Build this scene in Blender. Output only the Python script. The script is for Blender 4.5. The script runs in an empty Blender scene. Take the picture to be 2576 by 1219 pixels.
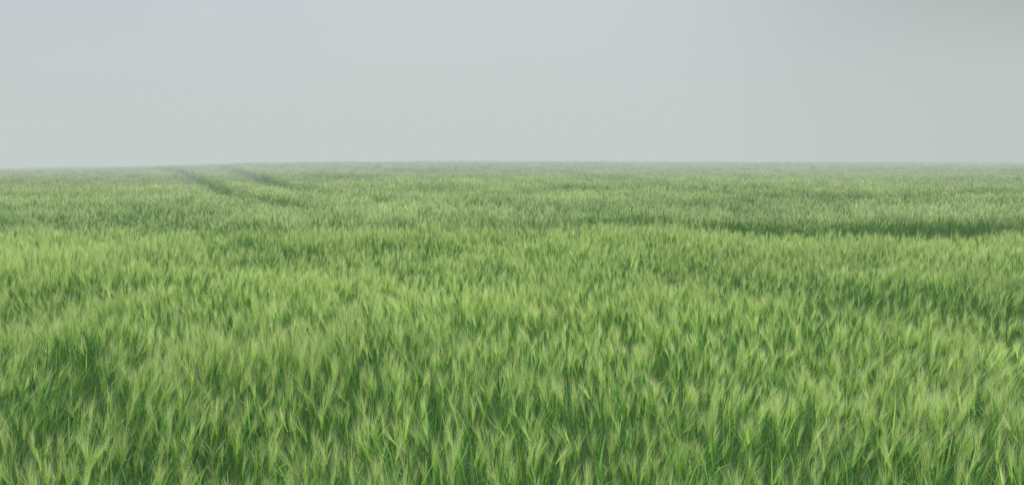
import bpy, math, random
import numpy as np
from mathutils import Vector, Matrix

rng = np.random.default_rng(7)
random.seed(7)
scene = bpy.context.scene
scene.view_settings.view_transform = 'Standard'
scene.view_settings.look = 'None'
scene.view_settings.exposure = 0

# ------------------------------------------------------------------ noise helpers
_tabs = {}
def vnoise(x, y, scale, seed):
    x = np.asarray(x, float) / scale + 500.3; y = np.asarray(y, float) / scale + 500.7
    if seed not in _tabs:
        _tabs[seed] = np.random.default_rng(seed).random((256, 256))
    t = _tabs[seed]
    xi = np.floor(x).astype(int); yi = np.floor(y).astype(int)
    fx = x - xi; fy = y - yi
    fx = fx * fx * (3 - 2 * fx); fy = fy * fy * (3 - 2 * fy)
    a = t[xi % 256, yi % 256]; b = t[(xi + 1) % 256, yi % 256]
    c = t[xi % 256, (yi + 1) % 256]; d = t[(xi + 1) % 256, (yi + 1) % 256]
    return (a * (1 - fx) + b * fx) * (1 - fy) + (c * (1 - fx) + d * fx) * fy

def sstep(a, b, x):
    t = np.clip((x - a) / (b - a), 0, 1)
    return t * t * (3 - 2 * t)

# ------------------------------------------------------------------ terrain
CANOPY = 0.72
CAMZ = 1.87
FPX = 1840.0
HOR = 398.0
def terrain(x, y):
    x = np.asarray(x, float); y = np.asarray(y, float)
    z = 0.64 * sstep(12, 88, y)
    z = z - 0.80 * sstep(5, 60, -x) * sstep(20, 80, y) - 0.12 * sstep(30, 70, x) * sstep(30, 80, y)
    z = z + (vnoise(x, y, 9.0, 1) - 0.5) * 0.22 * sstep(14, 28, y)
    z = z + (vnoise(x, y, 23.0, 2) - 0.5) * 0.42 * sstep(17, 45, y)
    z = z + (vnoise(x, y, 6.0, 3) - 0.5) * 0.20 * sstep(60, 80, y)
    over = np.clip(y - 84, 0, None)
    z = z - over * over / 400.0
    z = np.maximum(z, -14 + 0 * z)
    return z

def survey(px, py):
    """field point seen from the camera stand (1.87 m high) at a bearing/drop"""
    d = (py - HOR) / FPX
    Y = 1.0
    while Y < 110:
        X = (px - 1288) / FPX * Y
        if CAMZ - d * Y < float(terrain(X, Y)) + CANOPY: break
        Y += 0.1
    return (X, Y)

def polydist(x, y, pts):
    best = np.full(x.shape, 1e9)
    for (ax, ay), (bx, by) in zip(pts[:-1], pts[1:]):
        dx, dy = bx - ax, by - ay
        t = np.clip(((x - ax) * dx + (y - ay) * dy) / (dx * dx + dy * dy + 1e-9), 0, 1)
        best = np.minimum(best, np.hypot(x - ax - t * dx, y - ay - t * dy))
    return best

trackA = [survey(*p) for p in [(425, 421), (455, 432), (490, 450), (545, 474), (600, 490), (680, 506), (800, 524)]]
trackB = [survey(*p) for p in [(560, 416), (600, 430), (640, 446), (690, 462), (760, 475), (860, 488), (1000, 502)]]
bandR = [(1.9, 14.0), (2.7, 12.9), (4.3, 12.2), (6.2, 12.0), (8.2, 12.3), (14, 13.4)]
bandR2 = [survey(*p) for p in [(1500, 470), (1900, 488), (2300, 494), (2700, 478)]]
bandL = [survey(*p) for p in [(-200, 575), (150, 565), (420, 560), (620, 575)]]
bandL2 = [survey(*p) for p in [(70, 880), (100, 940), (115, 1000)]]
bandM = [survey(*p) for p in [(760, 455), (900, 452), (1200, 450)]]

def swathe(x, y):
    """broad wind-combed swathes, -1..1"""
    xx = x * .42 + y * .10
    s = (vnoise(xx, y, 1.3, 81) - .5) * 1.3 * (1 - .45 * sstep(25, 50, y)) + (vnoise(x * .35, y, 4.6, 82) - .5) * .9
    return np.clip(s * 1.4, -1, 1)

def crop_fields(x, y):
    sw = swathe(x, y)
    h = 1.0 + (vnoise(x, y, 0.30, 11) - 0.5) * 0.22 + (vnoise(x, y, 1.1, 12) - 0.5) * 0.20 + sw * .07 * (.4 + .6 * sstep(3, 8, y))
    far = sstep(22, 45, y)
    leaf = 0.30 + (vnoise(x, y, 0.8, 21) - 0.5) * 0.6 - sw * (.26 - .10 * far) - .06 * far
    dark = np.clip(-sw, 0, 1) * .12
    for pts, w, dh, dl, sh, nz, dk in ((bandR, 1.08, 0.48, 0.45, .88, .22, .7), (bandR2, 1.5, 0.16, 0.35, .4, .6, .4), (bandL, 0.8, 0.10, 0.35, .4, .6, .3),
                           (bandL2, 0.13, 0.30, 0.5, .5, .4, .8), (bandM, 1.0, 0.12, 0.35, .5, .6, .4)):
        dd0 = polydist(x, y, pts)
        dd = dd0 + (vnoise(x, y, 0.9, 31) - 0.5) * nz * w
        g = 1.0
        if pts is bandR: g = .66 + .34 * sstep(3, 7, x)
        k = (1 - sstep(w * sh, w, dd)) * g
        h = np.where(k > .3, np.clip(h, .93, 1.03), h) - dh * k
        k2 = (1 - sstep(w, w * 1.25, dd)) * g
        leaf = leaf + dl * k2
        dark = np.maximum(dark, k2 * dk)  # shade in the furrow and hollows put into the plant tint
    dd = polydist(x, y, bandR)
    rim = sstep(1.3, 1.5, dd) * (1 - sstep(2.2, 3.4, dd)) * sstep(1.8, 3.5, x)
    up = sstep(1.1, 1.3, dd) * (1 - sstep(2.2, 3.4, dd)) * sstep(1.8, 3.5, x)
    back = y > 12.3
    h = np.where(back, h + (1.05 - h) * .7 * up, h + (0.96 - h) * .7 * up)
    leaf = leaf - .45 * rim
    for pts in (trackA, trackB):
        dd = polydist(x, y, pts) + (vnoise(x, y, 0.9, 33) - 0.5) * 0.32
        w = 0.34 + 0.0035 * y
        fade = 1 - .65 * sstep(30, 15, y)
        k = (1 - sstep(w * .75, w * 1.2, dd)) * fade
        h = np.where(k > .2, np.minimum(h, 1.0), h) - (.48 - .16 * sstep(45, 70, y)) * k
        k2 = (1 - sstep(w * 1.0, w * 1.6, dd)) * fade
        leaf = leaf + .75 * k2
        dark = np.maximum(dark, k2 * (.4 - .3 * sstep(45, 70, y)))  # wheel-track shade deepened by a darker plant tint
        r2 = sstep(w * 1.6, w * 2.2, dd) * (1 - sstep(w * 3, w * 5, dd))
        leaf = leaf - .35 * r2
        h = h + (1.02 - h) * .5 * r2
    return h, leaf, dark, sw

# ------------------------------------------------------------------ strip mesh builder
class MB:
    def __init__(s): s.v = []; s.f = []; s.c = []
    def strip(s, P, W, S, C):
        n = len(P); b = len(s.v)
        for i in range(n):
            if i == n - 1 and W[i] < 1e-5:
                s.v.append(tuple(P[i])); s.c.append(C[i])
            else:
                s.v.append(tuple(P[i] - S * W[i] * .5)); s.c.append(C[i])
                s.v.append(tuple(P[i] + S * W[i] * .5)); s.c.append(C[i])
        tip = W[-1] < 1e-5
        for i in range(n - 1):
            a = b + 2 * i
            if i == n - 2 and tip: s.f.append((a, a + 1, a + 2))
            else: s.f.append((a, a + 1, a + 3, a + 2))
    def octa(s, c, ax, L, R, col):
        ax = ax.normalized()
        u = ax.orthogonal().normalized(); w = ax.cross(u)
        b = len(s.v)
        s.v.append(tuple(c - ax * L * .5)); s.v.append(tuple(c + ax * L * .5))
        for q in (u, w, -u, -w): s.v.append(tuple(c + q * R - ax * L * .08))
        s.c += [col] * 6
        for i in range(4):
            a = b + 2 + i; d = b + 2 + (i + 1) % 4
            s.f.append((b, d, a)); s.f.append((b + 1, a, d))
    def tube(s, P, R, C, k=3):
        b = len(s.v)
        for p, r, c in zip(P, R, C):
            for j in range(k):
                a = j * 2 * math.pi / k
                s.v.append((p.x + r * math.cos(a), p.y + r * math.sin(a), p.z)); s.c.append(c)
        for i in range(len(P) - 1):
            for j in range(k):
                a = b + i * k + j; d = b + i * k + (j + 1) % k
                s.f.append((a, d, d + k, a + k))
    def mesh(s, name, mat):
        me = bpy.data.meshes.new(name)
        me.from_pydata(s.v, [], s.f)
        at = me.color_attributes.new("col", 'FLOAT_COLOR', 'POINT')
        arr = np.ones((len(s.v), 4), np.float32); arr[:, :3] = np.array(s.c, np.float32)[:, :3]
        at.data.foreach_set("color", arr.ravel())
        me.materials.append(mat)
        me.update()
        return me

def mixc(a, b, t): return tuple(a[i] * (1 - t) + b[i] * t for i in range(3))
def jit(c, s=0.12):
    k = 1 + random.uniform(-s, s)
    return (c[0] * k * (1 + random.uniform(-s, s) * .5), c[1] * k, c[2] * k * (1 + random.uniform(-s, s) * .5))

LEAF = (0.072, 0.205, 0.038); LEAFB = (0.046, 0.150, 0.044); LEAFY = (0.17, 0.36, 0.046)
STEM = (0.12, 0.27, 0.05)
EAR = (0.31, 0.50, 0.075)
AWN_ = ((0.37, 0.59, 0.13), (0.37, 0.55, 0.19), (0.36, 0.52, 0.25))  # paler in the farther levels: silvery grazing sheen put into the awn colour
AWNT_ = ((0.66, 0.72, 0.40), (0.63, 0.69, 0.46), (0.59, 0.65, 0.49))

def blade(mb, base, az, el, bend, L, W, col, n=6, tipc=None, tw=0.0):
    p = base.copy(); P = [p.copy()]; Ws = []; Cs = []
    for i in range(n):
        e = el - bend * ((i + .5) / n) ** 1.6
        p = p + Vector((math.cos(az) * math.cos(e), math.sin(az) * math.cos(e), math.sin(e))) * (L / n)
        P.append(p.copy())
    for i in range(n + 1):
        t = i / n
        Ws.append(0.0 if i == n else W * (0.55 + 0.45 * math.sin(min(1, t * 2.2) * math.pi / 2)) * (1 - t ** 2.4))
        Cs.append(mixc(col, tipc or col, t))
    S = Vector((-math.sin(az), math.cos(az), tw)).normalized()
    mb.strip(P, Ws, S, Cs)

def awn(mb, p, d, L, w, seg=3, curl=0.15, lod=0):
    d = d.normalized()
    side = d.cross(Vector((random.gauss(0, 1), random.gauss(0, 1), random.gauss(0, 1)))).normalized()
    cv = Vector((random.gauss(0, curl), random.gauss(0, curl), random.gauss(0, curl * .5)))
    P = [p.copy()]; q = p.copy()
    for i in range(seg):
        q = q + (d + cv * (i / seg)).normalized() * (L / seg); P.append(q.copy())
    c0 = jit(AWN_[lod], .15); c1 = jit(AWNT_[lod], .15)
    if random.random() < .22: c1 = (0.76, 0.57, 0.47)
    C = [mixc(c0, c1, (i / seg) ** 1.5) for i in range(seg + 1)]
    W = [w * (1 - .7 * i / seg) for i in range(seg)] + [0.0]
    mb.strip(P, W, side, C)

def barley(mb, ox, oy, hs=1.0, lod=0, leafy=False):
    H = random.uniform(.57, .71) * hs
    az = random.uniform(0, 6.283); lean = random.uniform(0.02, .07)
    bx = Vector((math.cos(az), math.sin(az), 0))
    def sp(t): return Vector((ox, oy, 0)) + bx * (lean * t * t) + Vector((0, 0, H * t))
    ns = 4
    lows = 0.40 if lod else 0.15
    ts = [lows + (1 - lows) * i / ns for i in range(ns + 1)]
    if not leafy:
        mb.tube([sp(t) for t in ts], [(.0018 if lod == 0 else .0028) * (1 - .4 * t) for t in ts], [jit(STEM, .05)] * (ns + 1), 3)
    nl = (5, 4, 4)[lod] if leafy else (4, 3, 2)[lod]
    la = random.uniform(0, 6.283)
    for i in range(nl):
        t = (0.34 + 0.64 * (i + random.uniform(.2, .8)) / nl)
        la += math.pi + random.uniform(-.7, .7)
        col = jit(random.choice([LEAF, LEAF, LEAFB, LEAFB, LEAFY] if leafy else [LEAF, LEAF, LEAFB, LEAFY]), .25)
        el = math.radians(random.uniform(68, 88)); L = random.uniform(.12, .20) * (1.15 if leafy else 1)
        bend = math.radians(random.choice([8, 15, 25, 45, 90]) * random.uniform(.7, 1.2))
        if leafy: bend *= .6
        w = random.uniform(.0045, .0085) * (1, 1.1, 1.3)[lod] * (1.2 if leafy and lod == 0 else 1)
        blade(mb, sp(t), la, el, bend, L, w, col, (6, 4, 3)[lod], tipc=mixc(col, (0.18, .34, .09), .45), tw=random.uniform(-.5, .5))
    if leafy: return
    eaz = random.uniform(-math.pi, math.pi)
    eel = math.radians(random.uniform(60, 89))
    ax = Vector((math.cos(eaz) * math.cos(eel), math.sin(eaz) * math.cos(eel), math.sin(eel)))
    u = ax.cross(Vector((random.gauss(0, 1), random.gauss(0, 1), .1))).normalized()
    w_ = ax.cross(u)
    EL = random.uniform(.040, .056); top = sp(1.0)
    col = jit(EAR, .15)
    if lod == 0:
        nk = 7
        for i in range(nk):
            for sgn in (-1, 1):
                t = (i + (.5 if sgn > 0 else 0)) / nk
                c = top + ax * (EL * t) + u * (sgn * .0025 * (1 - .4 * t))
                kd = (ax + u * sgn * .25).normalized()
                mb.octa(c, kd, .0100, .0021, jit(col, .15))
                sp_ = .17 + .05 * (1 - t)
                dd = ax + u * (sgn * random.uniform(.0, sp_ * 1.3)) + w_ * random.gauss(0, sp_ * .75)
                awn(mb, c + kd * .005, dd, random.uniform(.065, .12), .0010, 2, .10)
        for i in range(12):
            dd = ax + u * random.gauss(0, .18) + w_ * random.gauss(0, .18)
            awn(mb, top + ax * EL * random.uniform(.1, 1), dd, random.uniform(.06, .115), .0010, 2, .12)
    else:
        mb.octa(top + ax * EL * .5, ax, EL * 1.15, .0045, col)
        na = (0, 14, 8)[lod]; aw = (0, .0018, .0042)[lod]
        for i in range(na):
            dd = ax + u * random.gauss(0, .18) + w_ * random.gauss(0, .18)
            awn(mb, top + ax * EL * random.uniform(.2, 1), dd, random.uniform(.07, .115), aw, 2, .12, lod)

# ------------------------------------------------------------------ materials
def new_mat(name):
    m = bpy.data.materials.new(name); m.use_nodes = True
    nt = m.node_tree; nt.nodes.clear()
    return m, nt, nt.nodes.new('ShaderNodeOutputMaterial')

crop_mat, nt, out = new_mat("barley_green")
N = nt.nodes.new; Lk = nt.links.new
at = N('ShaderNodeAttribute'); at.attribute_name = "col"
ti = N('ShaderNodeAttribute'); ti.attribute_name = "tint"; ti.attribute_type = 'INSTANCER'
hsv = N('ShaderNodeHueSaturation')
mr = N('ShaderNodeMapRange'); mr.inputs[3].default_value = 0.60; mr.inputs[4].default_value = 1.36
mh = N('ShaderNodeMapRange'); mh.inputs[3].default_value = 0.512; mh.inputs[4].default_value = 0.492
Lk(ti.outputs['Fac'], mr.inputs[0]); Lk(ti.outputs['Fac'], mh.inputs[0])
Lk(mr.outputs[0], hsv.inputs['Value']); Lk(mh.outputs[0], hsv.inputs['Hue'])
Lk(at.outputs['Color'], hsv.inputs['Color'])
pb = N('ShaderNodeBsdfPrincipled'); pb.inputs['Roughness'].default_value = .5
pb.inputs['Specular IOR Level'].default_value = .18
tr = N('ShaderNodeBsdfTranslucent')
Lk(hsv.outputs[0], pb.inputs['Base Color']); Lk(hsv.outputs[0], tr.inputs['Color'])
mx = N('ShaderNodeMixShader'); mx.inputs[0].default_value = .28
Lk(pb.outputs[0], mx.inputs[1]); Lk(tr.outputs[0], mx.inputs[2]); Lk(mx.outputs[0], out.inputs['Surface'])

def soil_mat(name, c1, c2, sc):
    m, nt, out = new_mat(name)
    N = nt.nodes.new
    tc = N('ShaderNodeTexCoord'); no = N('ShaderNodeTexNoise'); no.inputs['Scale'].default_value = sc
    no.inputs['Detail'].default_value = 8
    cr = N('ShaderNodeValToRGB'); cr.color_ramp.elements[0].position = .35; cr.color_ramp.elements[1].position = .65
    cr.color_ramp.elements[0].color = (*c1, 1); cr.color_ramp.elements[1].color = (*c2, 1)
    pb = N('ShaderNodeBsdfPrincipled'); pb.inputs['Roughness'].default_value = .95
    bp = N('ShaderNodeBump'); bp.inputs['Strength'].default_value = .4
    nt.links.new(tc.outputs['Object'], no.inputs['Vector']); nt.links.new(no.outputs[0], cr.inputs[0])
    nt.links.new(no.outputs[0], bp.inputs['Height']); nt.links.new(bp.outputs[0], pb.inputs['Normal'])
    nt.links.new(cr.outputs[0], pb.inputs['Base Color']); nt.links.new(pb.outputs[0], out.inputs['Surface'])
    return m
ground_mat = soil_mat("soil_with_green_undergrowth", (0.018, 0.038, 0.012), (0.04, 0.078, 0.022), 3.0)

# ------------------------------------------------------------------ ground
def axis(lo, hi, dense_lo, dense_hi, step):
    a = list(np.arange(dense_lo, dense_hi, step))
    s = step; v = dense_hi
    while v < hi: a.append(v); s *= 1.25; v += s
    a.append(hi)
    s = step; v = dense_lo; pre = []
    while v > lo:
        s *= 1.25; v -= s; pre.append(max(v, lo))
    return np.array(sorted(set(pre)) + a)
def grid(name, xs, ys, fz, mat, label, cat):
    X, Y = np.meshgrid(xs, ys); Z = fz(X, Y)
    vs = np.stack([X.ravel(), Y.ravel(), Z.ravel()], 1)
    nx, ny = len(xs), len(ys)
    fs = [(j * nx + i, j * nx + i + 1, (j + 1) * nx + i + 1, (j + 1) * nx + i) for j in range(ny - 1) for i in range(nx - 1)]
    me = bpy.data.meshes.new(name); me.from_pydata(vs.tolist(), [], fs); me.materials.append(mat)
    me.polygons.foreach_set("use_smooth", [True] * len(fs))
    ob = bpy.data.objects.new(name, me); scene.collection.objects.link(ob)
    ob["kind"] = "structure"; ob["label"] = label; ob["category"] = cat
    return ob
xs = axis(-1400, 1400, -70, 70, 1.5); ys = axis(-1400, 1400, -6, 115, 1.2)
ground = grid("ground", xs, ys, terrain, ground_mat, "gently rolling dark soil under the green barley", "ground")

# ------------------------------------------------------------------ prototypes (data only)
protos = []
def proto(kind, n, fn):
    ids = []
    for i in range(n):
        mb = MB(); fn(mb)
        ids.append(len(protos)); protos.append(mb.mesh("barley_%s" % kind, crop_mat))
    return ids
def clump(cnt, r, lod, leafy_p):
    def f(mb):
        for i in range(cnt):
            a = random.uniform(0, 6.283); rr = r * math.sqrt(random.random())
            barley(mb, math.cos(a) * rr, math.sin(a) * rr, random.uniform(.88, 1.1), lod, random.random() < leafy_p)
    return f
near_e = proto("ear", 20, lambda mb: barley(mb, 0, 0, 1.0, 0))
near_l = proto("leaf", 9, lambda mb: barley(mb, 0, 0, 1.0, 0, True))
mid_e = proto("ear_clump", 8, clump(12, .15, 1, .12))
mid_l = proto("leaf_clump", 5, clump(11, .15, 1, .85))
far_e = proto("ear_patch", 6, clump(22, .30, 2, .12))
far_l = proto("leaf_patch", 4, clump(22, .30, 2, .8))

# ------------------------------------------------------------------ scatter
def zone(y0, y1, cell, ids_e, ids_l):
    half = y1 * 0.92 + 3
    gx = np.arange(-half, half, cell); gy = np.arange(y0, y1, cell)
    X, Y = np.meshgrid(gx, gy)
    X = X.ravel() + rng.uniform(-.5, .5, X.size) * cell * 1.3; Y = Y.ravel() + rng.uniform(-.5, .5, Y.size) * cell * 1.3
    m = (np.abs(X) < np.maximum(Y, 0) * 0.78 + 1.6)
    # small irregular gaps between the tillers
    m &= ~((vnoise(X, Y, .15, 71) > .74) & (rng.random(X.size) < .8) & (Y < 14))
    X, Y = X[m], Y[m]
    h, leaf, dark, sw = crop_fields(X, Y)
    k = X.size
    isleaf = rng.random(k) < np.clip(leaf, .05, .93)
    var = np.where(isleaf, rng.choice(ids_l, k), rng.choice(ids_e, k))
    hs = np.clip(h * rng.normal(1, .055, k), .38, 1.30)
    tx = (vnoise(X, Y, 0.5, 51) - .5) * .26 + (vnoise(X, Y, 1.9, 53) - .5) * .16 + rng.normal(0, .08, k)
    ty = 0.02 + (vnoise(X, Y, 0.45, 52) - .5) * .32 + (vnoise(X, Y, 1.7, 54) - .5) * .26 + rng.normal(0, .10, k)
    rz = rng.uniform(-math.pi, math.pi, k)
    # rotate the lean back so that wind direction is independent of each plant's heading
    cz, sz = np.cos(rz), np.sin(rz)
    tint = np.clip(.52 + (vnoise(X, Y, 1.3, 61) - .5) * .35 + sw * .16 + rng.normal(0, .18, k) - .34 * dark, 0, 1)
    Z = terrain(X, Y) - 0.01
    return X, Y, Z, var, hs, tx, ty, rz, tint
parts = [zone(1.0, 12.0, .049, near_e, near_l),
         zone(11.9, 42.0, .170, mid_e, mid_l),
         zone(41.8, 102.0, .38, far_e, far_l)]
X, Y, Z, VAR, HS, TX, TY, RZ, TINT = [np.concatenate([p[i] for p in parts]) for i in range(9)]
m = np.hypot(X, Y) > 1.15
X, Y, Z, VAR, HS, TX, TY, RZ, TINT = [a[m] for a in (X, Y, Z, VAR, HS, TX, TY, RZ, TINT)]
n = X.size
# Blender's XYZ Euler applies X, then Y, then Z: turn the tilt into the plant's own frame
cz, sz = np.cos(RZ), np.sin(RZ)
TXl = TX * cz + TY * sz
TYl = -TX * sz + TY * cz
me = bpy.data.meshes.new("barley_crop"); me.vertices.add(n)
me.vertices.foreach_set("co", np.stack([X, Y, Z], 1).astype(np.float32).ravel())
a = me.attributes.new("variant", 'INT', 'POINT'); a.data.foreach_set("value", VAR.astype(np.int32))
a = me.attributes.new("rot", 'FLOAT_VECTOR', 'POINT'); a.data.foreach_set("vector", np.stack([TXl, TYl, RZ], 1).astype(np.float32).ravel())
a = me.attributes.new("scl", 'FLOAT_VECTOR', 'POINT'); a.data.foreach_set("vector", np.stack([0 * HS + 1, 0 * HS + 1, HS], 1).astype(np.float32).ravel())
a = me.attributes.new("tint", 'FLOAT', 'POINT'); a.data.foreach_set("value", TINT.astype(np.float32))
me.materials.append(crop_mat); me.update()
crop = bpy.data.objects.new("barley_crop", me); scene.collection.objects.link(crop)
crop["kind"] = "stuff"; crop["label"] = "dense field of green bearded barley with soft pale awns"; crop["category"] = "barley"

ng = bpy.data.node_groups.new("crop_growth", 'GeometryNodeTree')
ng.interface.new_socket("Geometry", in_out='INPUT', socket_type='NodeSocketGeometry')
ng.interface.new_socket("Geometry", in_out='OUTPUT', socket_type='NodeSocketGeometry')
gi = ng.nodes.new('NodeGroupInput'); go = ng.nodes.new('NodeGroupOutput'); jn = ng.nodes.new('GeometryNodeJoinGeometry')
def named(nm, typ):
    nd = ng.nodes.new('GeometryNodeInputNamedAttribute'); nd.data_type = typ; nd.inputs['Name'].default_value = nm
    return nd
va = named("variant", 'INT'); ro = named("rot", 'FLOAT_VECTOR'); sc = named("scl", 'FLOAT_VECTOR')
e2r = ng.nodes.new('FunctionNodeEulerToRotation'); ng.links.new(ro.outputs['Attribute'], e2r.inputs[0])
for k, pm in enumerate(protos):
    po = bpy.data.objects.new("barley_source", pm)
    oi = ng.nodes.new('GeometryNodeObjectInfo'); oi.inputs['Object'].default_value = po
    oi.inputs['As Instance'].default_value = False
    cp = ng.nodes.new('FunctionNodeCompare'); cp.data_type = 'INT'; cp.operation = 'EQUAL'
    ng.links.new(va.outputs['Attribute'], [s for s in cp.inputs if s.type == 'INT'][0])
    [s for s in cp.inputs if s.type == 'INT'][1].default_value = k
    ip = ng.nodes.new('GeometryNodeInstanceOnPoints')
    ng.links.new(gi.outputs[0], ip.inputs['Points']); ng.links.new(cp.outputs[0], ip.inputs['Selection'])
    ng.links.new(oi.outputs['Geometry'], ip.inputs['Instance'])
    ng.links.new(e2r.outputs[0], ip.inputs['Rotation']); ng.links.new(sc.outputs['Attribute'], ip.inputs['Scale'])
    ng.links.new(ip.outputs[0], jn.inputs[0])
ng.links.new(jn.outputs[0], go.inputs[0])
md = crop.modifiers.new("growth", 'NODES'); md.node_group = ng

# ------------------------------------------------------------------ foggy air (homogeneous fog volumes)
def fog_mat(name, sig, col):
    m, nt, out = new_mat(name)
    ab = nt.nodes.new('ShaderNodeVolumeAbsorption'); ab.inputs['Color'].default_value = (0, 0, 0, 1); ab.inputs['Density'].default_value = sig
    em = nt.nodes.new('ShaderNodeEmission'); em.inputs['Color'].default_value = (*col, 1); em.inputs['Strength'].default_value = sig
    ad = nt.nodes.new('ShaderNodeAddShader')
    nt.links.new(ab.outputs[0], ad.inputs[0]); nt.links.new(em.outputs[0], ad.inputs[1]); nt.links.new(ad.outputs[0], out.inputs['Volume'])
    return m
def struct(ob, label, cat):
    scene.collection.objects.link(ob)
    ob["kind"] = "structure"; ob["label"] = label; ob["category"] = cat
FOG = (0.550, 0.610, 0.594)
vs = []; fs = []
seg = 48; R0 = 1300.0; HT = 20.0
prof = [(R0, -40), (R0, HT * .7), (R0 * .97, HT)]
for r, z in prof:
    for i in range(seg):
        aa = i * 2 * math.pi / seg; vs.append((r * math.cos(aa), r * math.sin(aa), z))
for j in range(len(prof) - 1):
    for i in range(seg):
        a0 = j * seg + i; b0 = j * seg + (i + 1) % seg
        fs.append((a0, b0, b0 + seg, a0 + seg))
fs.append(tuple(range((len(prof) - 1) * seg, len(prof) * seg))); fs.append(tuple(reversed(range(seg))))
sm = bpy.data.meshes.new("sky"); sm.from_pydata(vs, [], fs); sm.materials.append(fog_mat("thin_fog", .0032, FOG))
struct(bpy.data.objects.new("sky", sm), "even pale grey fog filling the whole sky", "sky")
def box(name, x0, x1, y0, y1, z0, z1, mat):
    v = [(x, y, z) for z in (z0, z1) for y in (y0, y1) for x in (x0, x1)]
    f = [(0, 2, 3, 1), (4, 5, 7, 6), (0, 1, 5, 4), (2, 6, 7, 3), (0, 4, 6, 2), (1, 3, 7, 5)]
    me = bpy.data.meshes.new(name); me.from_pydata(v, [], f); me.materials.append(mat)
    return bpy.data.objects.new(name, me)
struct(box("fog", -900, 900, 28, 900, -38, 16.5, fog_mat("thick_fog", .0125, FOG)), "thick pale fog lying over the far field", "fog")
# added wedge of fog, coloured dim in place of a hillside: thin at its left edge, deep at the right
A = (24, 104); B = (180, 84); C = (330, 330)
v = [(A[0], A[1], -30), (B[0], B[1], -30), (C[0], C[1], -30), (A[0], A[1], 60), (B[0], B[1], 95), (C[0], C[1], 170)]
f = [(0, 2, 1), (3, 4, 5), (0, 1, 4, 3), (1, 2, 5, 4), (2, 0, 3, 5)]
me = bpy.data.meshes.new("fog"); me.from_pydata(v, [], f); me.materials.append(fog_mat("dim_fog", .0150, (0.21, 0.245, 0.225)))
struct(bpy.data.objects.new("fog", me), "added wedge of dim fog standing in for a dark hillside", "fog")

# ------------------------------------------------------------------ world: overcast deck over Nishita
w = bpy.data.worlds.new("World"); scene.world = w; w.use_nodes = True
nt = w.node_tree; nt.nodes.clear(); N = nt.nodes.new; Lk = nt.links.new
wo = N('ShaderNodeOutputWorld')
sk = N('ShaderNodeTexSky'); sk.sky_type = 'NISHITA'; sk.sun_disc = False
sk.sun_elevation = math.radians(48); sk.sun_rotation = math.radians(-30)
b1 = N('ShaderNodeBackground'); b1.inputs[1].default_value = 0.01; Lk(sk.outputs[0], b1.inputs[0])
tc = N('ShaderNodeTexCoord'); sx = N('ShaderNodeSeparateXYZ'); Lk(tc.outputs['Generated'], sx.inputs[0])
no = N('ShaderNodeTexNoise'); no.inputs['Scale'].default_value = 4.2; no.inputs['Detail'].default_value = 4; Lk(tc.outputs['Generated'], no.inputs['Vector'])
m1 = N('ShaderNodeMath'); m1.operation = 'MULTIPLY_ADD'; Lk(no.outputs[0], m1.inputs[0]); m1.inputs[1].default_value = .65; Lk(sx.outputs['X'], m1.inputs[2])
m2 = N('ShaderNodeMath'); m2.operation = 'MULTIPLY_ADD'; Lk(sx.outputs['Z'], m2.inputs[0]); m2.inputs[1].default_value = -.45; Lk(m1.outputs[0], m2.inputs[2])
mxr = N('ShaderNodeMapRange'); mxr.inputs[1].default_value = -.35; mxr.inputs[2].default_value = .95; Lk(m2.outputs[0], mxr.inputs[0])
cx = N('ShaderNodeValToRGB')
el = cx.color_ramp.elements; cx.color_ramp.interpolation = 'EASE'
el[0].position = 0; el[0].color = (0.475, 0.47, 0.58, 1)
el[1].position = 1; el[1].color = (0.37, 0.39, 0.39, 1)
q = el.new(.40); q.color = (0.59, 0.58, 0.62, 1)
q = el.new(.68); q.color = (0.52, 0.55, 0.57, 1)
Lk(mxr.outputs[0], cx.inputs[0])
mz = N('ShaderNodeMapRange'); mz.inputs[1].default_value = 0.24; mz.inputs[2].default_value = 0.8; mz.interpolation_type = 'SMOOTHSTEP'
Lk(sx.outputs['Z'], mz.inputs[0])
mix = N('ShaderNodeMix'); mix.data_type = 'RGBA'
Lk(mz.outputs[0], mix.inputs[0]); Lk(cx.outputs[0], mix.inputs[6]); mix.inputs[7].default_value = (3.2, 3.1, 2.85, 1)
b2 = N('ShaderNodeBackground'); b2.inputs[1].default_value = 1.0; Lk(mix.outputs[2], b2.inputs[0])
ads = N('ShaderNodeAddShader'); Lk(b1.outputs[0], ads.inputs[0]); Lk(b2.outputs[0], ads.inputs[1]); Lk(ads.outputs[0], wo.inputs['Surface'])

sl = bpy.data.lights.new("sun", 'SUN'); sl.energy = 1.5; sl.angle = math.radians(15); sl.color = (1, .97, .91)
so = bpy.data.objects.new("sun", sl); scene.collection.objects.link(so)
d = Vector((0.30, 0.12, -0.92)); so.rotation_euler = d.to_track_quat('-Z', 'Y').to_euler()

# ------------------------------------------------------------------ camera
cd = bpy.data.cameras.new("camera"); cam = bpy.data.objects.new("camera", cd); scene.collection.objects.link(cam)
cd.sensor_width = 36; cd.lens = 36 * FPX / 2576; cd.clip_end = 5000; cd.clip_start = 0.05
cam.location = (0, 0, CAMZ)
pitch = math.atan((609.5 - HOR) / FPX)
cam.rotation_euler = (math.radians(90) - pitch, 0, 0)
scene.camera = cam
